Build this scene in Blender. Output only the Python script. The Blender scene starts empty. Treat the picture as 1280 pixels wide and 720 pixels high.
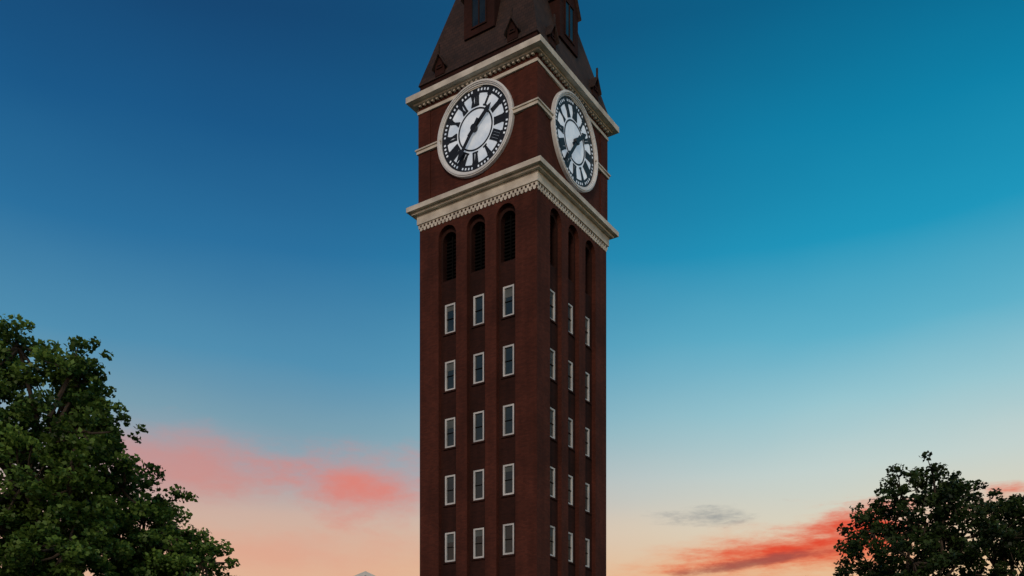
import bpy, math, random
import numpy as np
from mathutils import Vector, Matrix
R=random.Random(7)
rng=np.random.default_rng(11)
scene=bpy.context.scene
col=scene.collection
def lin(h):
    h=h.lstrip('#'); o=[]
    for i in (0,2,4):
        c=int(h[i:i+2],16)/255
        o.append(c/12.92 if c<=.04045 else ((c+.055)/1.055)**2.4)
    return (o[0],o[1],o[2],1)

# ------------------------------------------------------------ materials
def newmat(name):
    m=bpy.data.materials.new(name); m.use_nodes=True
    nt=m.node_tree; b=nt.nodes['Principled BSDF']
    return m,nt,b
def noise_mix(nt,c1,c2,scale,detail=5,coord='Object',lo=.3,hi=.7,vec=None):
    tc=nt.nodes.new('ShaderNodeTexCoord')
    n=nt.nodes.new('ShaderNodeTexNoise'); n.inputs['Scale'].default_value=scale; n.inputs['Detail'].default_value=detail
    nt.links.new(vec if vec else tc.outputs[coord],n.inputs['Vector'])
    r=nt.nodes.new('ShaderNodeValToRGB')
    r.color_ramp.elements[0].position=lo; r.color_ramp.elements[0].color=c1
    r.color_ramp.elements[1].position=hi; r.color_ramp.elements[1].color=c2
    nt.links.new(n.outputs['Fac'],r.inputs['Fac'])
    return r.outputs['Color'],n
def mixc(nt,a,b,fac,mode='MIX'):
    m=nt.nodes.new('ShaderNodeMix'); m.data_type='RGBA'; m.blend_type=mode
    for s,v in ((6,a),(7,b),(0,fac)):
        if hasattr(v,'is_output'): nt.links.new(v,m.inputs[s])
        else: m.inputs[s].default_value=v
    return m.outputs[2]

def brick_material(name,c1,c2,mortar,big=.6):
    m,nt,b=newmat(name)
    uv=nt.nodes.new('ShaderNodeUVMap')
    br=nt.nodes.new('ShaderNodeTexBrick')
    br.inputs['Scale'].default_value=1
    br.inputs['Brick Width'].default_value=.30
    br.inputs['Row Height'].default_value=.10
    br.inputs['Mortar Size'].default_value=.006
    br.inputs['Mortar Smooth'].default_value=.2
    br.inputs['Bias'].default_value=0
    br.inputs['Color1'].default_value=c1; br.inputs['Color2'].default_value=c2; br.inputs['Mortar'].default_value=mortar
    nt.links.new(uv.outputs[0],br.inputs['Vector'])
    v,_=noise_mix(nt,(big,big,big,1),(1.25,1.2,1.2,1),.35,5)
    c=mixc(nt,br.outputs['Color'],v,.8,'MULTIPLY')
    tc=nt.nodes.new('ShaderNodeTexCoord'); mp=nt.nodes.new('ShaderNodeMapping'); mp.inputs['Scale'].default_value=(2.0,2.0,.18)
    nt.links.new(tc.outputs['Object'],mp.inputs['Vector'])
    v2,_=noise_mix(nt,(.65,.65,.65,1),(1.15,1.15,1.15,1),1,4,vec=mp.outputs[0])
    c=mixc(nt,c,v2,.6,'MULTIPLY')
    nt.links.new(c,b.inputs['Base Color'])
    b.inputs['Roughness'].default_value=.85
    b.inputs['Specular IOR Level'].default_value=.2
    return m
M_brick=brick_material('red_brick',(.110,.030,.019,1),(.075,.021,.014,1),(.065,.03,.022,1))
M_brick2=brick_material('dark_and_shaded_brick',(.046,.015,.011,1),(.032,.011,.0085,1),(.035,.017,.013,1))
def simple(name,c1,c2,scale,rough=.7,metal=0,bump=0,detail=5):
    m,nt,b=newmat(name)
    c,n=noise_mix(nt,c1,c2,scale,detail)
    nt.links.new(c,b.inputs['Base Color']); b.inputs['Roughness'].default_value=rough; b.inputs['Metallic'].default_value=metal
    if bump:
        bp=nt.nodes.new('ShaderNodeBump'); bp.inputs['Strength'].default_value=bump; bp.inputs['Distance'].default_value=.03
        nt.links.new(n.outputs['Fac'],bp.inputs['Height']); nt.links.new(bp.outputs[0],b.inputs['Normal'])
    return m
M_stone=simple('painted_limestone',(.52,.48,.42,1),(.84,.80,.72,1),1.1,.75,bump=.2,detail=7)
M_white=simple('white_paint',(.74,.76,.78,1),(.86,.88,.90,1),2.0,.5)
M_frame=simple('window_frame_paint',(.50,.53,.56,1),(.80,.82,.84,1),.6,.5)
M_iron=simple('black_iron',(.005,.007,.011,1),(.014,.015,.02,1),3,.5)
M_louvre=simple('dark_louvre',(.003,.003,.003,1),(.006,.0055,.005,1),3,.9)
M_louvre.node_tree.nodes['Principled BSDF'].inputs['Specular IOR Level'].default_value=.1
M_glass=simple('window_glass',(.008,.013,.016,1),(.03,.04,.042,1),.7,.2)
M_pave=simple('paving_stone',(.16,.14,.12,1),(.26,.24,.21,1),.6,.9)
M_grass=simple('lawn_grass',(.025,.05,.012,1),(.06,.09,.03,1),.35,.95,detail=10)
M_bark=simple('bark',(.03,.022,.016,1),(.08,.06,.045,1),5,.95)
m,nt,b=newmat('opal_glass')
c,_=noise_mix(nt,(.50,.60,.72,1),(.82,.88,.94,1),1.0,6)
nt.links.new(c,b.inputs['Base Color']); b.inputs['Roughness'].default_value=.35
nt.links.new(c,b.inputs['Emission Color']); b.inputs['Emission Strength'].default_value=.30
M_opal=m
def shingles(name,k):
    m,nt,b=newmat(name)
    uv=nt.nodes.new('ShaderNodeUVMap'); br=nt.nodes.new('ShaderNodeTexBrick')
    br.inputs['Scale'].default_value=1; br.inputs['Brick Width'].default_value=.4; br.inputs['Row Height'].default_value=.28; br.inputs['Mortar Size'].default_value=.02
    br.inputs['Color1'].default_value=(.085*k,.042*k,.03*k,1); br.inputs['Color2'].default_value=(.05*k,.027*k,.021*k,1); br.inputs['Mortar'].default_value=(.02,.012,.01,1)
    nt.links.new(uv.outputs[0],br.inputs['Vector'])
    v,_=noise_mix(nt,(.5,.5,.5,1),(1.2,1.2,1.2,1),.8,6)
    nt.links.new(mixc(nt,br.outputs['Color'],v,.8,'MULTIPLY'),b.inputs['Base Color']); b.inputs['Roughness'].default_value=.85
    return m
M_roof=shingles('roof_shingles',.75)
def leaf_material(name,ca,cb,tl):
    m,nt,b=newmat(name)
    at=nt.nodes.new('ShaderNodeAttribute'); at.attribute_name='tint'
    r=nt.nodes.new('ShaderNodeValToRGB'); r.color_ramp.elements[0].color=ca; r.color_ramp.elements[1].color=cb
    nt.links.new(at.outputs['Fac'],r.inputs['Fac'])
    nt.links.new(r.outputs[0],b.inputs['Base Color']); b.inputs['Roughness'].default_value=.5
    b.inputs['Specular IOR Level'].default_value=.3
    tr=nt.nodes.new('ShaderNodeBsdfTranslucent'); nt.links.new(r.outputs[0],tr.inputs['Color'])
    ms=nt.nodes.new('ShaderNodeMixShader'); ms.inputs[0].default_value=tl
    nt.links.new(b.outputs[0],ms.inputs[1]); nt.links.new(tr.outputs[0],ms.inputs[2])
    nt.links.new(ms.outputs[0],nt.nodes['Material Output'].inputs['Surface'])
    return m
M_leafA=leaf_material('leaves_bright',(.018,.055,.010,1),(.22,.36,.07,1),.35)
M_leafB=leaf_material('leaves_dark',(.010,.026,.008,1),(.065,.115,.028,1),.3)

# ------------------------------------------------------------ mesh builder
class MB:
    openTop=set()
    def __init__(s): s.v=[]; s.f=[]
    def add(s,vs,fs):
        o=len(s.v); s.v+= [tuple(p) for p in vs]; s.f+=[tuple(i+o for i in f) for f in fs]
    def box(s,x0,x1,y0,y1,z0,z1):
        s.add([(x0,y0,z0),(x1,y0,z0),(x1,y1,z0),(x0,y1,z0),(x0,y0,z1),(x1,y0,z1),(x1,y1,z1),(x0,y1,z1)],
              [(0,3,2,1),(4,5,6,7),(0,1,5,4),(1,2,6,5),(2,3,7,6),(3,0,4,7)])
    def prism(s,pts,z0,z1):
        n=len(pts)
        s.add([(x,y,z0) for x,y in pts]+[(x,y,z1) for x,y in pts],
              [tuple(range(n))[::-1],tuple(range(n,2*n))]+[(i,(i+1)%n,n+(i+1)%n,n+i) for i in range(n)])
    def fprism(s,pts,o0,o1):
        n=len(pts)
        s.add([(u,-o0,z) for u,z in pts]+[(u,-o1,z) for u,z in pts],
              [tuple(range(n))[::-1],tuple(range(n,2*n))]+[(i,(i+1)%n,n+(i+1)%n,n+i) for i in range(n)])
    def ring(s,cu,cz,r0,r1,o0,o1,seg=72):
        vs=[];fs=[]
        for i in range(seg):
            a=2*math.pi*i/seg; c,d=math.cos(a),math.sin(a)
            vs+=[(cu+r0*c,-o0,cz+r0*d),(cu+r1*c,-o0,cz+r1*d),(cu+r1*c,-o1,cz+r1*d),(cu+r0*c,-o1,cz+r0*d)]
        for i in range(seg):
            a=4*i; b=4*((i+1)%seg)
            for k in range(4): fs.append((a+k,a+(k+1)%4,b+(k+1)%4,b+k))
        s.add(vs,fs)
    def disc(s,cu,cz,r,o,seg=72):
        s.add([(cu+r*math.cos(2*math.pi*i/seg),-o,cz+r*math.sin(2*math.pi*i/seg)) for i in range(seg)],[tuple(range(seg))])
    def four(s):
        v0=list(s.v); f0=list(s.f)
        for k in range(1,4):
            c=[1,0,-1,0][k]; d=[0,1,0,-1][k]
            s.add([(x*c-y*d,x*d+y*c,z) for x,y,z in v0],f0)
        return s
    def panel(s,ue,ze,hole,out,depth):
        def H(i,j): return 0<=i<len(ue)-1 and 0<=j<len(ze)-1 and hole(i,j)
        for i in range(len(ue)-1):
            for j in range(len(ze)-1):
                a,b,c,d=ue[i],ue[i+1],ze[j],ze[j+1]
                if not H(i,j): s.add([(a,-out,c),(b,-out,c),(b,-out,d),(a,-out,d)],[(0,1,2,3)])
                else:
                    q=-out+depth
                    if not H(i-1,j): s.add([(a,-out,c),(a,-out,d),(a,q,d),(a,q,c)],[(0,1,2,3)])
                    if not H(i+1,j): s.add([(b,-out,c),(b,-out,d),(b,q,d),(b,q,c)],[(0,1,2,3)])
                    if not H(i,j-1): s.add([(a,-out,c),(b,-out,c),(b,q,c),(a,q,c)],[(0,1,2,3)])
                    if not H(i,j+1) and not (i,j) in s.openTop: s.add([(a,-out,d),(b,-out,d),(b,q,d),(a,q,d)],[(0,1,2,3)])
    def archfill(s,u0,u1,zs,zt,out,depth,seg=14):
        cu=(u0+u1)/2; r=(u1-u0)/2; q=-out+depth
        pr=None
        for i in range(seg+1):
            a=math.pi-math.pi*i/seg
            p=(cu+r*math.cos(a),zs+r*math.sin(a))
            if pr:
                s.add([(pr[0],-out,pr[1]),(p[0],-out,p[1]),(p[0],-out,zt),(pr[0],-out,zt)],[(0,1,2,3)])
                s.add([(pr[0],-out,pr[1]),(p[0],-out,p[1]),(p[0],q,p[1]),(pr[0],q,pr[1])],[(0,1,2,3)])
            pr=p
    def obj(s,name,mat,parent=None,smooth=False):
        me=bpy.data.meshes.new(name); me.from_pydata(s.v,[],s.f); me.update()
        uvl=me.uv_layers.new(name='UVMap')
        for p in me.polygons:
            n=p.normal
            for li in p.loop_indices:
                co=me.vertices[me.loops[li].vertex_index].co
                if abs(n.z)>.8: uvl.data[li].uv=(co.x,co.y)
                elif abs(n.x)>abs(n.y): uvl.data[li].uv=(co.y,co.z)
                else: uvl.data[li].uv=(co.x,co.z)
            p.use_smooth=smooth
        me.materials.append(mat)
        o=bpy.data.objects.new(name,me); col.objects.link(o)
        if parent: o.parent=parent
        return o
def empty(name,loc=(0,0,0),rot=0):
    e=bpy.data.objects.new(name,None); e.location=loc; e.rotation_euler=(0,0,rot); col.objects.link(e); return e

# ------------------------------------------------------------ clock tower
TH=math.atan2(-.5476,.8368)
T=empty('clock_tower',(.22,69.92,0),TH)
bays=[-2.5,0,2.5]; HW=.78
ZS=37.2
INN=4.68
ZT=38.40
rows=[31.45-4.085*i for i in range(7)][::-1]
w=MB()
ue=[-5]
for b0 in bays: ue+=[b0-HW,b0+HW]
ue.append(5)
ze=[0,3.2,ZS,ZT]
w.openTop={(1,1),(3,1),(5,1),(1,2),(3,2),(5,2)}
w.panel(ue,ze,lambda i,j:(i%2==1 and j>=1),5.0,5-INN)
for b0 in bays: w.archfill(b0-HW,b0+HW,ZS,ZT,5.0,5-INN)
w.four().obj('brick_pilasters',M_brick,T)
wi=MB(); gl=MB(); fr=MB(); lv=MB(); sl=MB(); bl=MB(); vo=MB()
WW=.46; WH=1.06
for bi,b0 in enumerate(bays):
    zz=[3.1]
    for r in rows: zz+=[r-WH,r+WH]
    zz+=[34.2]
    wi.openTop=set()
    uu=[b0-HW-.05,b0-WW,b0+WW,b0+HW+.05]
    wi.panel(uu,zz,lambda i,j:i==1 and j%2==1,INN,.22)
    ub=[b0-HW-.05,b0-.62,b0+.62,b0+HW+.05]
    zb=[34.2,37.0,38.2]
    wi.openTop={(1,0),(1,1)}
    wi.panel(ub,zb,lambda i,j:i==1,INN,.6)
    wi.openTop=set()
    wi.archfill(b0-.62,b0+.62,37.0,38.2,INN,.6)
    for k,r in enumerate(rows):
        gl.box(b0-WW+.01,b0+WW-.01,-(INN-.13),-(INN-.18),r-WH+.01,r+WH-.01)
        f=.125; y0,y1=-(INN-.02),-(INN-.15)
        a=WW-.002; h=WH-.002
        fr.box(b0-a,b0-a+f,y0,y1,r-h,r+h)
        fr.box(b0+a-f,b0+a,y0,y1,r-h,r+h)
        fr.box(b0-a+f,b0+a-f,y0+.003,y1,r+h-f,r+h)
        fr.box(b0-a+f,b0+a-f,y0+.003,y1,r-h,r-h+f)
        lv.box(b0-a+f,b0+a-f,y0+.05,y1,r-.02,r+.02)
        sl.box(b0-.56,b0+.56,-(INN+.09),-(INN+.003),r-WH-.13,r-WH-.015)
        if R.random()<.2:
            bl.box(b0-a+f+.004,b0+a-f-.004,-(INN-.115),-(INN-.128),r+h-f-R.uniform(.3,.85),r+h-f-.004)
    vo.box(b0-.66,b0+.66,-(INN-.56),-(INN-.6),34.1,37.75)
    z=34.35
    while z<37.3:
        hw=.61 if z<36.9 else math.sqrt(max(.01,.60**2-(z-36.95)**2))
        ya,yb=-(INN-.40),-(INN-.54)
        lv.add([(b0-hw,ya,z),(b0+hw,ya,z),(b0+hw,yb,z+.2),(b0-hw,yb,z+.2),
                (b0-hw,ya,z+.03),(b0+hw,ya,z+.03),(b0+hw,yb,z+.23),(b0-hw,yb,z+.23)],
               [(0,3,2,1),(4,5,6,7),(0,1,5,4),(1,2,6,5),(2,3,7,6),(3,0,4,7)])
        z+=.25
    lv.box(b0-.04,b0+.04,-(INN-.30),-(INN-.36),34.2,37.55)
wi.four().obj('brick_bays',M_brick2,T)  # bays get the darker brick, putting recess shade into the colour
gl.four().obj('window_glass',M_glass,T)
vo.four().obj('belfry_backing',M_louvre,T)
fr.four().obj('window_frames',M_frame,T)
lv.four().obj('belfry_louvres',M_louvre,T)
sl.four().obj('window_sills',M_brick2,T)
bl.four().obj('window_blinds',simple('blind_cloth',(.06,.08,.085,1),(.13,.15,.155,1),.8,.8),T)
pl=MB(); pl.box(-5.25,5.25,-5.25,5.25,.05,2.6); pl.box(-5.15,5.15,-5.15,5.15,2.6,2.9); pl.obj('stone_plinth',M_stone,T)
dr=MB(); dr.fprism([(-.9,.1),(.9,.1),(.9,2.1),(.6,2.5),(0,2.7),(-.6,2.5),(-.9,2.1)],5.2,5.30); dr.obj('entrance_door',M_louvre,T)
# lower cornice
lc=MB()
def slab(mb,h,z0,z1): mb.box(-h,h,-h,h,z0,z1)
slab(lc,5.07,ZT,ZT+.28)
slab(lc,5.15,ZT+.28,39.34)
slab(lc,5.42,39.34,39.50)
slab(lc,5.70,39.50,39.84)
lc.obj('lower_cornice',M_stone,T)
de=MB(); n=30
for i in range(n):
    u=-5.0+10.0*(i+.5)/n
    de.fprism([(u-.105,ZT-.003),(u-.105,ZT-.15),(u,ZT-.22),(u+.105,ZT-.15),(u+.105,ZT-.003)],4.95,5.065)
de.four().obj('cornice_dentils',M_stone,T)
dd=MB()
for i in range(n):
    u=-5.0+10.0*i/n+10/n*.5
    dd.box(u-.07,u+.07,-5.085,-5.05,ZT+.07,ZT+.21)
dd.four().obj('cornice_bosses',M_brick2,T)
cs=MB(); slab(cs,5.0,39.84,46.66); cs.obj('clock_stage_walls',M_brick,T)
st=MB(); L_=lambda a:[(4.0,-a),(a,-a),(a,-4.0),(4.9,-4.0),(4.9,-4.9),(4.0,-4.9)]
st.prism(L_(5.07),39.845,43.76); st.prism(L_(5.07),44.10,46.655)
st.four().obj('clock_stage_corners',M_brick,T)
CZ=43.88
sc=MB(); L2=lambda a:[(2.9,-a),(a,-a),(a,-2.9),(4.9,-2.9),(4.9,-4.9),(2.9,-4.9)]
sc.prism(L2(5.17),43.78,44.0); sc.prism(L2(5.25),44.0,44.1)
sc.four().obj('string_course',M_stone,T)
# clock dials
RO=3.22
rim=MB(); rim.ring(0,CZ,2.98,RO,4.95,5.24); rim.ring(0,CZ,2.88,2.985,4.95,5.17); rim.ring(0,CZ,3.06,3.14,5.2,5.30)
rim.four().obj('clock_rim',M_white,T)
op=MB(); op.disc(0,CZ,2.91,5.06); op.four().obj('clock_dial_glass',M_opal,T)
ir=MB(); op2=MB()
ir.ring(0,CZ,2.42,2.90,5.05,5.085)
ir.ring(0,CZ,1.36,1.47,5.05,5.085)
for i in range(60):
    a=2*math.pi*i/60
    c,d=math.cos(a),math.sin(a)
    r0,r1=(2.58,2.73)
    hw=.06 if i%5 else 0
    if hw: op2.fprism([(r0*c-hw*d,CZ+r0*d+hw*c),(r1*c-hw*d,CZ+r1*d+hw*c),(r1*c+hw*d,CZ+r1*d-hw*c),(r0*c+hw*d,CZ+r0*d-hw*c)],5.08,5.09)
nums=['XII','I','II','III','IIII','V','VI','VII','VIII','IX','X','XI']
def bar(mb,a,t0,r0,t1,r1,hw,o0,o1):
    s_,c_=math.sin(a),math.cos(a)
    def P(t,r): return (r*s_+t*c_, CZ+r*c_-t*s_)
    mb.fprism([P(t0-hw,r0),P(t0+hw,r0),P(t1+hw,r1),P(t1-hw,r1)],o0,o1)
for k,nm in enumerate(nums):
    a=2*math.pi*k/12
    ws={'I':.19,'V':.29,'X':.29}
    tot=sum(ws[ch] for ch in nm)
    if tot>.74: 
        q=.74/tot; ws={kk:vv*q for kk,vv in ws.items()}; tot=.74
    t=-tot/2
    lev=0
    for ch in nm:
        wd=ws[ch]; c0=t+wd/2; lev+=.0015
        if ch=='I': bar(ir,a,c0,1.62,c0,2.36,.08,5.05,5.095+lev)
        if ch=='V':
            bar(ir,a,c0,1.62,c0-.09,2.36,.08,5.05,5.095+lev); bar(ir,a,c0,1.62,c0+.09,2.36,.06,5.05,5.0955+lev)
        if ch=='X':
            bar(ir,a,c0+.09,1.62,c0-.09,2.36,.08,5.05,5.095+lev); bar(ir,a,c0-.09,1.62,c0+.09,2.36,.06,5.05,5.0955+lev)
        t+=wd
    bar(ir,a,0,2.30,0,2.43,max(.17,tot/2+.03),5.05,5.0885)
    bar(ir,a,0,1.57,0,1.68,max(.17,tot/2+.0),5.05,5.0885)
def hand(a,ln,hw,o):
    bar(ir,a,0,-.65,0,ln*.72,hw,o,o+.05)
    s_,c_=math.sin(a),math.cos(a)
    def P(t,r): return (r*s_+t*c_, CZ+r*c_-t*s_)
    ir.fprism([P(-hw*1.8,ln*.68),P(hw*1.8,ln*.68),P(0,ln)],o-.004,o+.056)
hand(math.radians(48),1.9,.14,5.20)
hand(math.radians(216),2.5,.12,5.28)
ir.ring(0,CZ,.01,.24,5.1,5.36,24)
ir.four().obj('clock_numerals_and_hands',M_iron,T)
op2.four().obj('clock_minute_track',M_opal,T)
# upper cornice
uc=MB()
slab(uc,5.12,46.66,46.88)
slab(uc,5.34,47.26,47.40); slab(uc,5.72,47.40,47.80)
uc.obj('upper_cornice',M_stone,T)
ub_=MB(); slab(ub_,5.06,46.88,47.26); ub_.obj('cornice_frieze',M_brick,T)
d2=MB()
for i in range(26):
    u=-5.0+10*(i+.5)/26; d2.box(u-.08,u+.08,-5.26,-5.0,47.12,47.257)
d2.four().obj('upper_dentils',M_stone,T)
RB=48.75
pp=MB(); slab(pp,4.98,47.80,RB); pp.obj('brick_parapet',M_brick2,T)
rf=MB(); AP=66.5; h0=5.08
rf.add([(-h0,-h0,RB),(h0,-h0,RB),(h0,h0,RB),(-h0,h0,RB),(0,0,AP)],[(0,1,4),(1,2,4),(2,3,4),(3,0,4),(3,2,1,0)])
rf.obj('pyramid_roof',M_roof,T)
fin=MB(); fin.box(-.12,.12,-.12,.12,AP-.6,AP+2); fin.box(-.3,.3,-.3,.3,AP+.7,AP+.9); fin.obj('finial',M_iron,T)
def outat(z): return h0*(AP-z)/(AP-RB)
dm=MB(); dmr=MB(); dmf=MB(); dmg=MB()
def dormer(u,hw,z0,z1,z2,front):
    y1=-(outat(z2)-.35)
    dm.fprism([(u-hw,z0),(u+hw,z0),(u+hw,z1),(u,z2-.05),(u-hw,z1)],-y1,front)
    e=.16
    for sgn in (-1,1):
        a=(u+sgn*(hw+e),z1-e*(z2-z1)/hw); b_=(u,z2); t=.12
        dmr.fprism([a,b_,(b_[0],b_[1]+t),(a[0],a[1]+t)],-y1-.2,front+.2)
    dmr.box(u-.06,u+.06,-front-.18,-front-.06,z2,z2+.7)
    ww=hw*.48
    dmg.box(u-ww,u+ww,-front-.02,-front+.01,z0+.5,z1)
    for sgn in(-1,1): dmf.box(u+sgn*ww-.05,u+sgn*ww+.05,-front-.08,-front-.022,z0+.45,z1+.05)
    dmf.box(u-ww+.05,u+ww-.05,-front-.08,-front-.022,z1-.05,z1+.05)
    dmf.box(u-ww+.05,u+ww-.05,-front-.08,-front-.022,z0+.45,z0+.55)
    if hw>1: 
        dmf.box(u-.04,u+.04,-front-.07,-front-.022,z0+.55,z1-.05)
dormer(0,1.3,50.9,53.9,56.4,outat(50.9)+.15)
for u in(-3.1,3.1): dormer(u,.42,RB+.1,RB+.8,RB+1.5,outat(RB+.1)+.05)
dm.four().obj('dormer_walls',M_brick2,T); dmr.four().obj('dormer_roofs',M_roof,T); dmf.four().obj('dormer_frames',M_brick2,T); dmg.four().obj('dormer_glass',M_glass,T)

# ------------------------------------------------------------ trees
def tube(mb,p0,p1,r0,r1,seg=6):
    p0=Vector(p0);p1=Vector(p1); d=(p1-p0)
    if d.length<1e-4: return
    q=d.to_track_quat('Z','Y'); vs=[]
    for p,r in((p0,r0),(p1,r1)):
        for i in range(seg):
            a=2*math.pi*i/seg; vs.append(p+q@Vector((r*math.cos(a),r*math.sin(a),0)))
    mb.add(vs,[(i,(i+1)%seg,seg+(i+1)%seg,seg+i) for i in range(seg)])
def limb(mb,p0,p1,r0,r1,n=5,j=.12):
    p0=Vector(p0);p1=Vector(p1); L=(p1-p0).length; prev=p0
    for i in range(1,n+1):
        t=i/n; p=p0.lerp(p1,t)
        p.z+= -math.sin(t*math.pi)*L*.08
        if i<n: p+=Vector((R.uniform(-1,1),R.uniform(-1,1),R.uniform(-1,1)))*L*j*.5
        tube(mb,prev,p,r0+(r1-r0)*(i-1)/n,r0+(r1-r0)*t); prev=p
def tree(name,base,lobes,mat,leaf,clump_r,dens,trunk_r,per):
    e=empty(name,base)
    wood=MB(); bx,by=base[0],base[1]
    top=max(l[2]+l[3]*.3 for l in lobes)-2.2; fork=min(l[2]-l[3] for l in lobes)
    fork=max(2.2,min(fork,4))
    limb(wood,(0,0,-.1),(0,0,fork),trunk_r,trunk_r*.8,3,.02)
    limb(wood,(0,0,fork),(R.uniform(-.4,.4),R.uniform(-.4,.4),top),trunk_r*.8,.05,7,.06)
    C=[]
    for (x,y,z,r) in lobes:
        c=Vector((x-bx,y-by,z))
        z0=fork+(z-fork)*R.uniform(.1,.45)
        limb(wood,(0,0,z0),c,trunk_r*.42,.05,5)
        n=max(6,int(dens*(r/clump_r)**2))
        for i in range(n):
            d=Vector((R.gauss(0,1),R.gauss(0,1),R.gauss(0,1))).normalized()
            rr=r*(R.random()**.33)*R.uniform(.76,1.18)
            p=c+Vector((d.x*rr,d.y*rr,d.z*rr*.9))
            C.append((p,clump_r*R.uniform(.4,1.25)))
            if R.random()<.4: limb(wood,c+(p-c)*.1,p,.045,.012,3)
    wood.obj('trunk_and_limbs',M_bark,e)
    P=[];TN=[]
    for p,cr in C:
        k=int(per*(cr/clump_r)**2)
        d=rng.normal(size=(k,3)); d/=np.linalg.norm(d,axis=1)[:,None]
        rad=cr*rng.random(k)**.45
        pos=np.array(p)[None]+d*rad[:,None]*np.array([1,1,.7])
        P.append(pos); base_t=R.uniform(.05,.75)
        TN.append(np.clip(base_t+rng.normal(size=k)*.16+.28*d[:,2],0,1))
    P=np.concatenate(P);TN=np.concatenate(TN); n=len(P)
    a=rng.normal(size=(n,3)); a[:,2]*=.6; a/=np.linalg.norm(a,axis=1)[:,None]
    b=rng.normal(size=(n,3)); b-= (b*a).sum(1)[:,None]*a; b/=np.linalg.norm(b,axis=1)[:,None]
    nrm=np.cross(a,b)
    L=leaf*rng.uniform(.6,1.25,n)[:,None]; W=L*.36
    V=np.stack([P-a*L*.5, P+b*W-a*L*.05+nrm*L*.08, P+a*L*.5, P-b*W-a*L*.05+nrm*L*.08],1).reshape(-1,3)
    me=bpy.data.meshes.new('foliage')
    me.vertices.add(4*n); me.vertices.foreach_set('co',V.astype(np.float32).ravel())
    me.loops.add(4*n); me.loops.foreach_set('vertex_index',np.arange(4*n,dtype=np.int32))
    me.polygons.add(n); me.polygons.foreach_set('loop_start',np.arange(0,4*n,4,dtype=np.int32)); 
    me.update(calc_edges=True); me.validate()
    at=me.attributes.new('tint','FLOAT','POINT'); at.data.foreach_set('value',np.repeat(TN,4).astype(np.float32))
    me.materials.append(mat)
    o=bpy.data.objects.new('foliage',me); col.objects.link(o); o.parent=e
    print(name,n,'leaves'); return e
Y=26
A=[(-13.6,Y,12.3,.95),(-11.9,Y-.4,11.6,.95),(-12.8,Y+.5,10.6,1.7),(-11.5,Y-1,9.7,1.1),(-10.9,Y+.2,8.5,1.1),(-13,Y-1,8.2,2.1),
   (-15.5,Y,10.4,2.2),(-14.8,Y+.6,12.0,1.0),(-12.6,Y+1.8,8.8,1.9),(-15,Y-1.2,7.6,2.0),(-11.8,Y-.9,6.6,1.7),(-14.5,Y+2,7.5,2.0),(-12.8,Y-.8,5.6,1.5),(-16.6,Y+.6,7.6,1.8),(-12.1,Y+.4,11.5,.9),(-14.2,Y-1.4,9.8,1.5),(-11.3,Y+.3,10.5,.9)]
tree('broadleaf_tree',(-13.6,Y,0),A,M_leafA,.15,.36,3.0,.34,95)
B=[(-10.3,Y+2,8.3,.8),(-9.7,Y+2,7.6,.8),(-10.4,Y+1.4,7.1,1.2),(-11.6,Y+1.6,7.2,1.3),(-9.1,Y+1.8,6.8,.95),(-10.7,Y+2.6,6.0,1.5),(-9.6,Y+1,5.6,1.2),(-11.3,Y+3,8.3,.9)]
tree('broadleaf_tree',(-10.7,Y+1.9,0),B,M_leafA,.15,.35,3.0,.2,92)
Y=45
Cc=[(20.1,Y,14.0,1.0),(18.4,Y-.5,13.0,1.3),(21.1,Y+.4,13.4,1.0),(19.5,Y,11.6,2.1),(17.4,Y+.3,11.3,1.4),(17.0,Y,9.8,1.3),(21.2,Y-.6,10.9,1.8),(18.6,Y-1.4,9.6,1.7),(20.3,Y+1.8,10,2.0),(19.4,Y-.4,7.8,2.0),(17.9,Y+1.2,12.2,1.1),(20.5,Y-1,12.6,1.2)]
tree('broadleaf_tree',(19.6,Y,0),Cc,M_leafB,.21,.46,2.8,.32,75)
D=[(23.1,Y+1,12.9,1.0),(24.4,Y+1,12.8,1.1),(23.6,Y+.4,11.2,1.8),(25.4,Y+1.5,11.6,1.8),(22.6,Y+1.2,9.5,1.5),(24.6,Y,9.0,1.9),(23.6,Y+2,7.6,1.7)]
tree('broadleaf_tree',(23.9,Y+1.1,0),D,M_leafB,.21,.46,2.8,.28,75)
for (x,y,t) in((-17.9,60,11.9),(19.3,62,12.2)):
    L=[(x,y,t-.7,.8),(x-1,y,t-1.7,1.3),(x+1.1,y+.4,t-2,1.4),(x,y-1,t-3,1.7),(x+.4,y+1,t-4,2),(x-.8,y,t-5,1.8)]
    tree('broadleaf_tree',(x,y,0),L,M_leafB,.26,.6,2.6,.22,50)

def distant():
    P=[]
    for i in range(900):
        a=R.uniform(-1.3,1.3); d=R.uniform(150,190)
        x,y=d*math.sin(a),d*math.cos(a); h=R.uniform(2,11)
        k=30; q=rng.normal(size=(k,3))*np.array([1.8,1.8,1.4])+np.array([x,y,h]); P.append(q)
    P=np.concatenate(P); n=len(P)
    a=rng.normal(size=(n,3)); b=rng.normal(size=(n,3)); V=np.stack([P-a*.5,P+b*.5,P+a*.5,P-b*.5],1).reshape(-1,3)
    V[:,2]=np.maximum(V[:,2],0.05)
    me=bpy.data.meshes.new('distant_trees'); me.from_pydata(V.tolist(),[],np.arange(4*n).reshape(-1,4).tolist())
    at=me.attributes.new('tint','FLOAT','POINT'); at.data.foreach_set('value',np.repeat(rng.random(n),4).astype(np.float32))
    me.materials.append(M_leafB); o=bpy.data.objects.new('distant_trees',me); col.objects.link(o)
distant()

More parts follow.
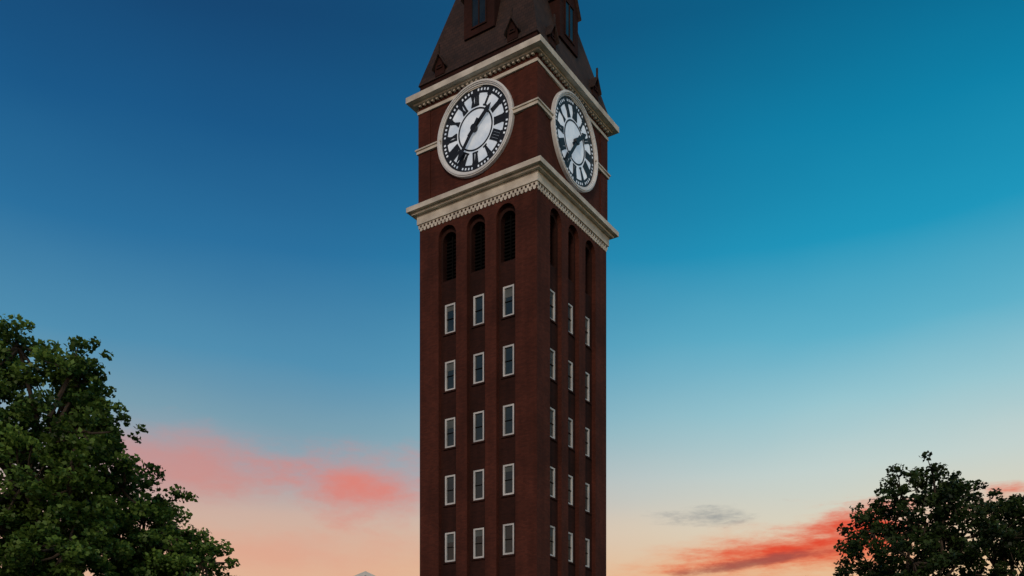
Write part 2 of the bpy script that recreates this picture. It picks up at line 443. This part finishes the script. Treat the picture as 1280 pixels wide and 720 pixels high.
# ------------------------------------------------------------ hall with white gable
H=empty('brick_hall',(-14.3,92,0),math.radians(8))
hw=MB(); hw.fprism([(-9,0),(9,0),(9,13),(0,17.1),(-9,13)],0,-16); hw.obj('walls',M_brick,H)
hr=MB()
for s in(-1,1): hr.fprism([(s*9.6,12.88),(0,17.15),(0,17.35),(s*9.6,13.08)],-.35,-16.4)
hr.obj('roof',M_roof,H)
ht=MB()
for s in(-1,1): ht.fprism([(s*9.7,12.9),(0,17.18),(0,17.62),(s*9.7,13.3)],.5,-.36)
ht.obj('white_gable_trim',M_white,H)
hf=MB(); hg=MB()
for zc in(3,7,11):
    for u in(-6,-3,0,3,6):
        hg.box(u-.6,u+.6,-.04,.1,zc-1,zc+1)
        hf.box(u-.75,u-.6,-.1,.05,zc-1.15,zc+1.15); hf.box(u+.6,u+.75,-.1,.05,zc-1.15,zc+1.15)
        hf.box(u-.6,u+.6,-.1,.05,zc+1,zc+1.15); hf.box(u-.6,u+.6,-.1,.05,zc-1.15,zc-1); hf.box(u-.6,u+.6,-.08,.05,zc-.04,zc+.04)
hg.obj('windows',M_glass,H); hf.obj('window_frames',M_frame,H)

# ------------------------------------------------------------ ground
g=MB(); g.box(-1500,1500,-1500,1500,-1,0); g.obj('ground',M_grass)
p=MB(); p.box(-2.5,2.5,-20,56,-.1,.02); p.obj('path',M_pave)
p=MB(); p.prism([(.2+16*math.cos(a*math.pi/24),70+16*math.sin(a*math.pi/24)) for a in range(48)],-.1,.05); p.obj('plaza',M_pave)

# ------------------------------------------------------------ sky
W=bpy.data.worlds.new('World'); scene.world=W; W.use_nodes=True
try:
    W.cycles.sampling_method='MANUAL'; W.cycles.sample_map_resolution=256
except Exception as ex: print(ex)
nt=W.node_tree; bg=nt.nodes['Background']
tc=nt.nodes.new('ShaderNodeTexCoord'); sx=nt.nodes.new('ShaderNodeSeparateXYZ'); nt.links.new(tc.outputs['Generated'],sx.inputs[0])
X,Yy,Z=sx.outputs
def mth(op,a,b=None,c=None,clamp=False):
    n=nt.nodes.new('ShaderNodeMath'); n.operation=op; n.use_clamp=clamp
    for i,v in enumerate((a,b,c)):
        if v is None: continue
        if hasattr(v,'is_output'): nt.links.new(v,n.inputs[i])
        else: n.inputs[i].default_value=v
    return n.outputs[0]
def sstep(v,a,b):
    n=nt.nodes.new('ShaderNodeMapRange'); n.interpolation_type='SMOOTHSTEP'
    nt.links.new(v,n.inputs['Value']); n.inputs['From Min'].default_value=a; n.inputs['From Max'].default_value=b
    n.inputs['To Min'].default_value=0; n.inputs['To Max'].default_value=1
    return n.outputs[0]
def wnoise(scale,detail,sc=(1,1,1),off=(0,0,0),rough=.55):
    mp=nt.nodes.new('ShaderNodeMapping'); mp.inputs['Scale'].default_value=sc; mp.inputs['Location'].default_value=off
    nt.links.new(tc.outputs['Generated'],mp.inputs['Vector'])
    n=nt.nodes.new('ShaderNodeTexNoise'); n.inputs['Scale'].default_value=scale; n.inputs['Detail'].default_value=detail; n.inputs['Roughness'].default_value=rough
    nt.links.new(mp.outputs[0],n.inputs['Vector']); return n.outputs['Fac']
def ramp(v,stops):
    r=nt.nodes.new('ShaderNodeValToRGB'); e=r.color_ramp.elements
    while len(e)<len(stops): e.new(.5)
    for el,(p_,c_) in zip(e,stops): el.position=p_; el.color=lin(c_)
    nt.links.new(v,r.inputs['Fac']); return r.outputs[0]
zn=mth('ADD',Z,mth('MULTIPLY',mth('SUBTRACT',wnoise(2.2,3,(1,1,2.5)),.5),.05))
left=ramp(zn,[(0,'#b98e80'),(.17,'#e0b496'),(.225,'#cdb0a2'),(.265,'#a0a6ae'),(.305,'#789eb0'),(.36,'#508eb0'),(.45,'#2b709e'),(.53,'#1b5888'),(.60,'#164672'),(1,'#0c284a')])
right=ramp(zn,[(0,'#d8a070'),(.17,'#e6c49c'),(.21,'#dcd2bb'),(.26,'#c3d2ce'),(.32,'#98c6d0'),(.38,'#5fb0c9'),(.45,'#1f96bb'),(.52,'#0f80a7'),(.60,'#0a648b'),(1,'#06304c')])
base=mixc(nt,left,right,sstep(X,-.25,.36))
front=sstep(Yy,0,.3)
n1=wnoise(8,7,(1,1,2.6),(3,1,2),.66); n2=wnoise(13,7,(1,1,4.2),(7,2,5),.66)
def blob(cx,cz,sxx,szz,slope,k,nz,lo=.2,hi=1.0):
    dx=mth('SUBTRACT',X,cx); dz=mth('SUBTRACT',mth('SUBTRACT',Z,cz),mth('MULTIPLY',dx,slope))
    a=mth('POWER',mth('ABSOLUTE',mth('DIVIDE',dx,sxx)),2); b_=mth('POWER',mth('ABSOLUTE',mth('DIVIDE',dz,szz)),2)
    d=mth('SQRT',mth('ADD',a,b_))
    d=mth('ADD',d,mth('MULTIPLY',mth('SUBTRACT',nz,.5),k))
    m_=mth('SUBTRACT',1,sstep(d,lo,hi))
    return mth('MULTIPLY',m_,front)
c=base
c=mixc(nt,c,lin('#e07e70'),mth('MULTIPLY',blob(-.155,.258,.12,.040,.05,2.6,n1,-.3,1.2),.92))
c=mixc(nt,c,lin('#d28880'),mth('MULTIPLY',blob(-.30,.258,.14,.038,-.1,2.6,n1,-.2,1.25),.65))
c=mixc(nt,c,lin('#e29c84'),mth('MULTIPLY',blob(-.27,.185,.22,.03,.0,2.4,n1,-.2,1.2),.5))
c=mixc(nt,c,lin('#ea8a58'),mth('MULTIPLY',blob(.28,.182,.20,.038,.12,2.0,n2,-.3,1.2),.9))
c=mixc(nt,c,lin('#e0452e'),mth('MULTIPLY',blob(.31,.193,.16,.033,.17,2.4,n2,-.1,1.0),.95))
c=mixc(nt,c,lin('#80888e'),mth('MULTIPLY',blob(.205,.222,.07,.012,.0,3.6,n2,-.2,.9),.7))
c=mixc(nt,c,lin('#8a544e'),mth('MULTIPLY',blob(.24,.174,.12,.008,.14,2.6,n2,0,.9),.7))
nt.links.new(c,bg.inputs['Color']); bg.inputs['Strength'].default_value=1.0

sd=bpy.data.lights.new('dusk_glow','SUN'); sd.energy=1.05; sd.angle=math.radians(10); sd.color=(1,.80,.60)  # added warm glow from the camera side for the cornices; sunset lies behind
so=bpy.data.objects.new('dusk_glow',sd); col.objects.link(so)
dirv=Vector((.16,.93,-.42)).normalized()
so.rotation_euler=dirv.to_track_quat('-Z','Y').to_euler(); so.location=(-30,-30,40)

cd=bpy.data.cameras.new('camera'); cd.sensor_width=36; cd.lens=1178/1280*36; cd.shift_y=.4375; cd.clip_end=4000
co=bpy.data.objects.new('camera',cd); col.objects.link(co); co.location=(0,0,1.6); co.rotation_euler=(math.radians(90),0,0)
scene.camera=co
scene.view_settings.view_transform='Standard'; scene.view_settings.look='None'; scene.view_settings.exposure=0
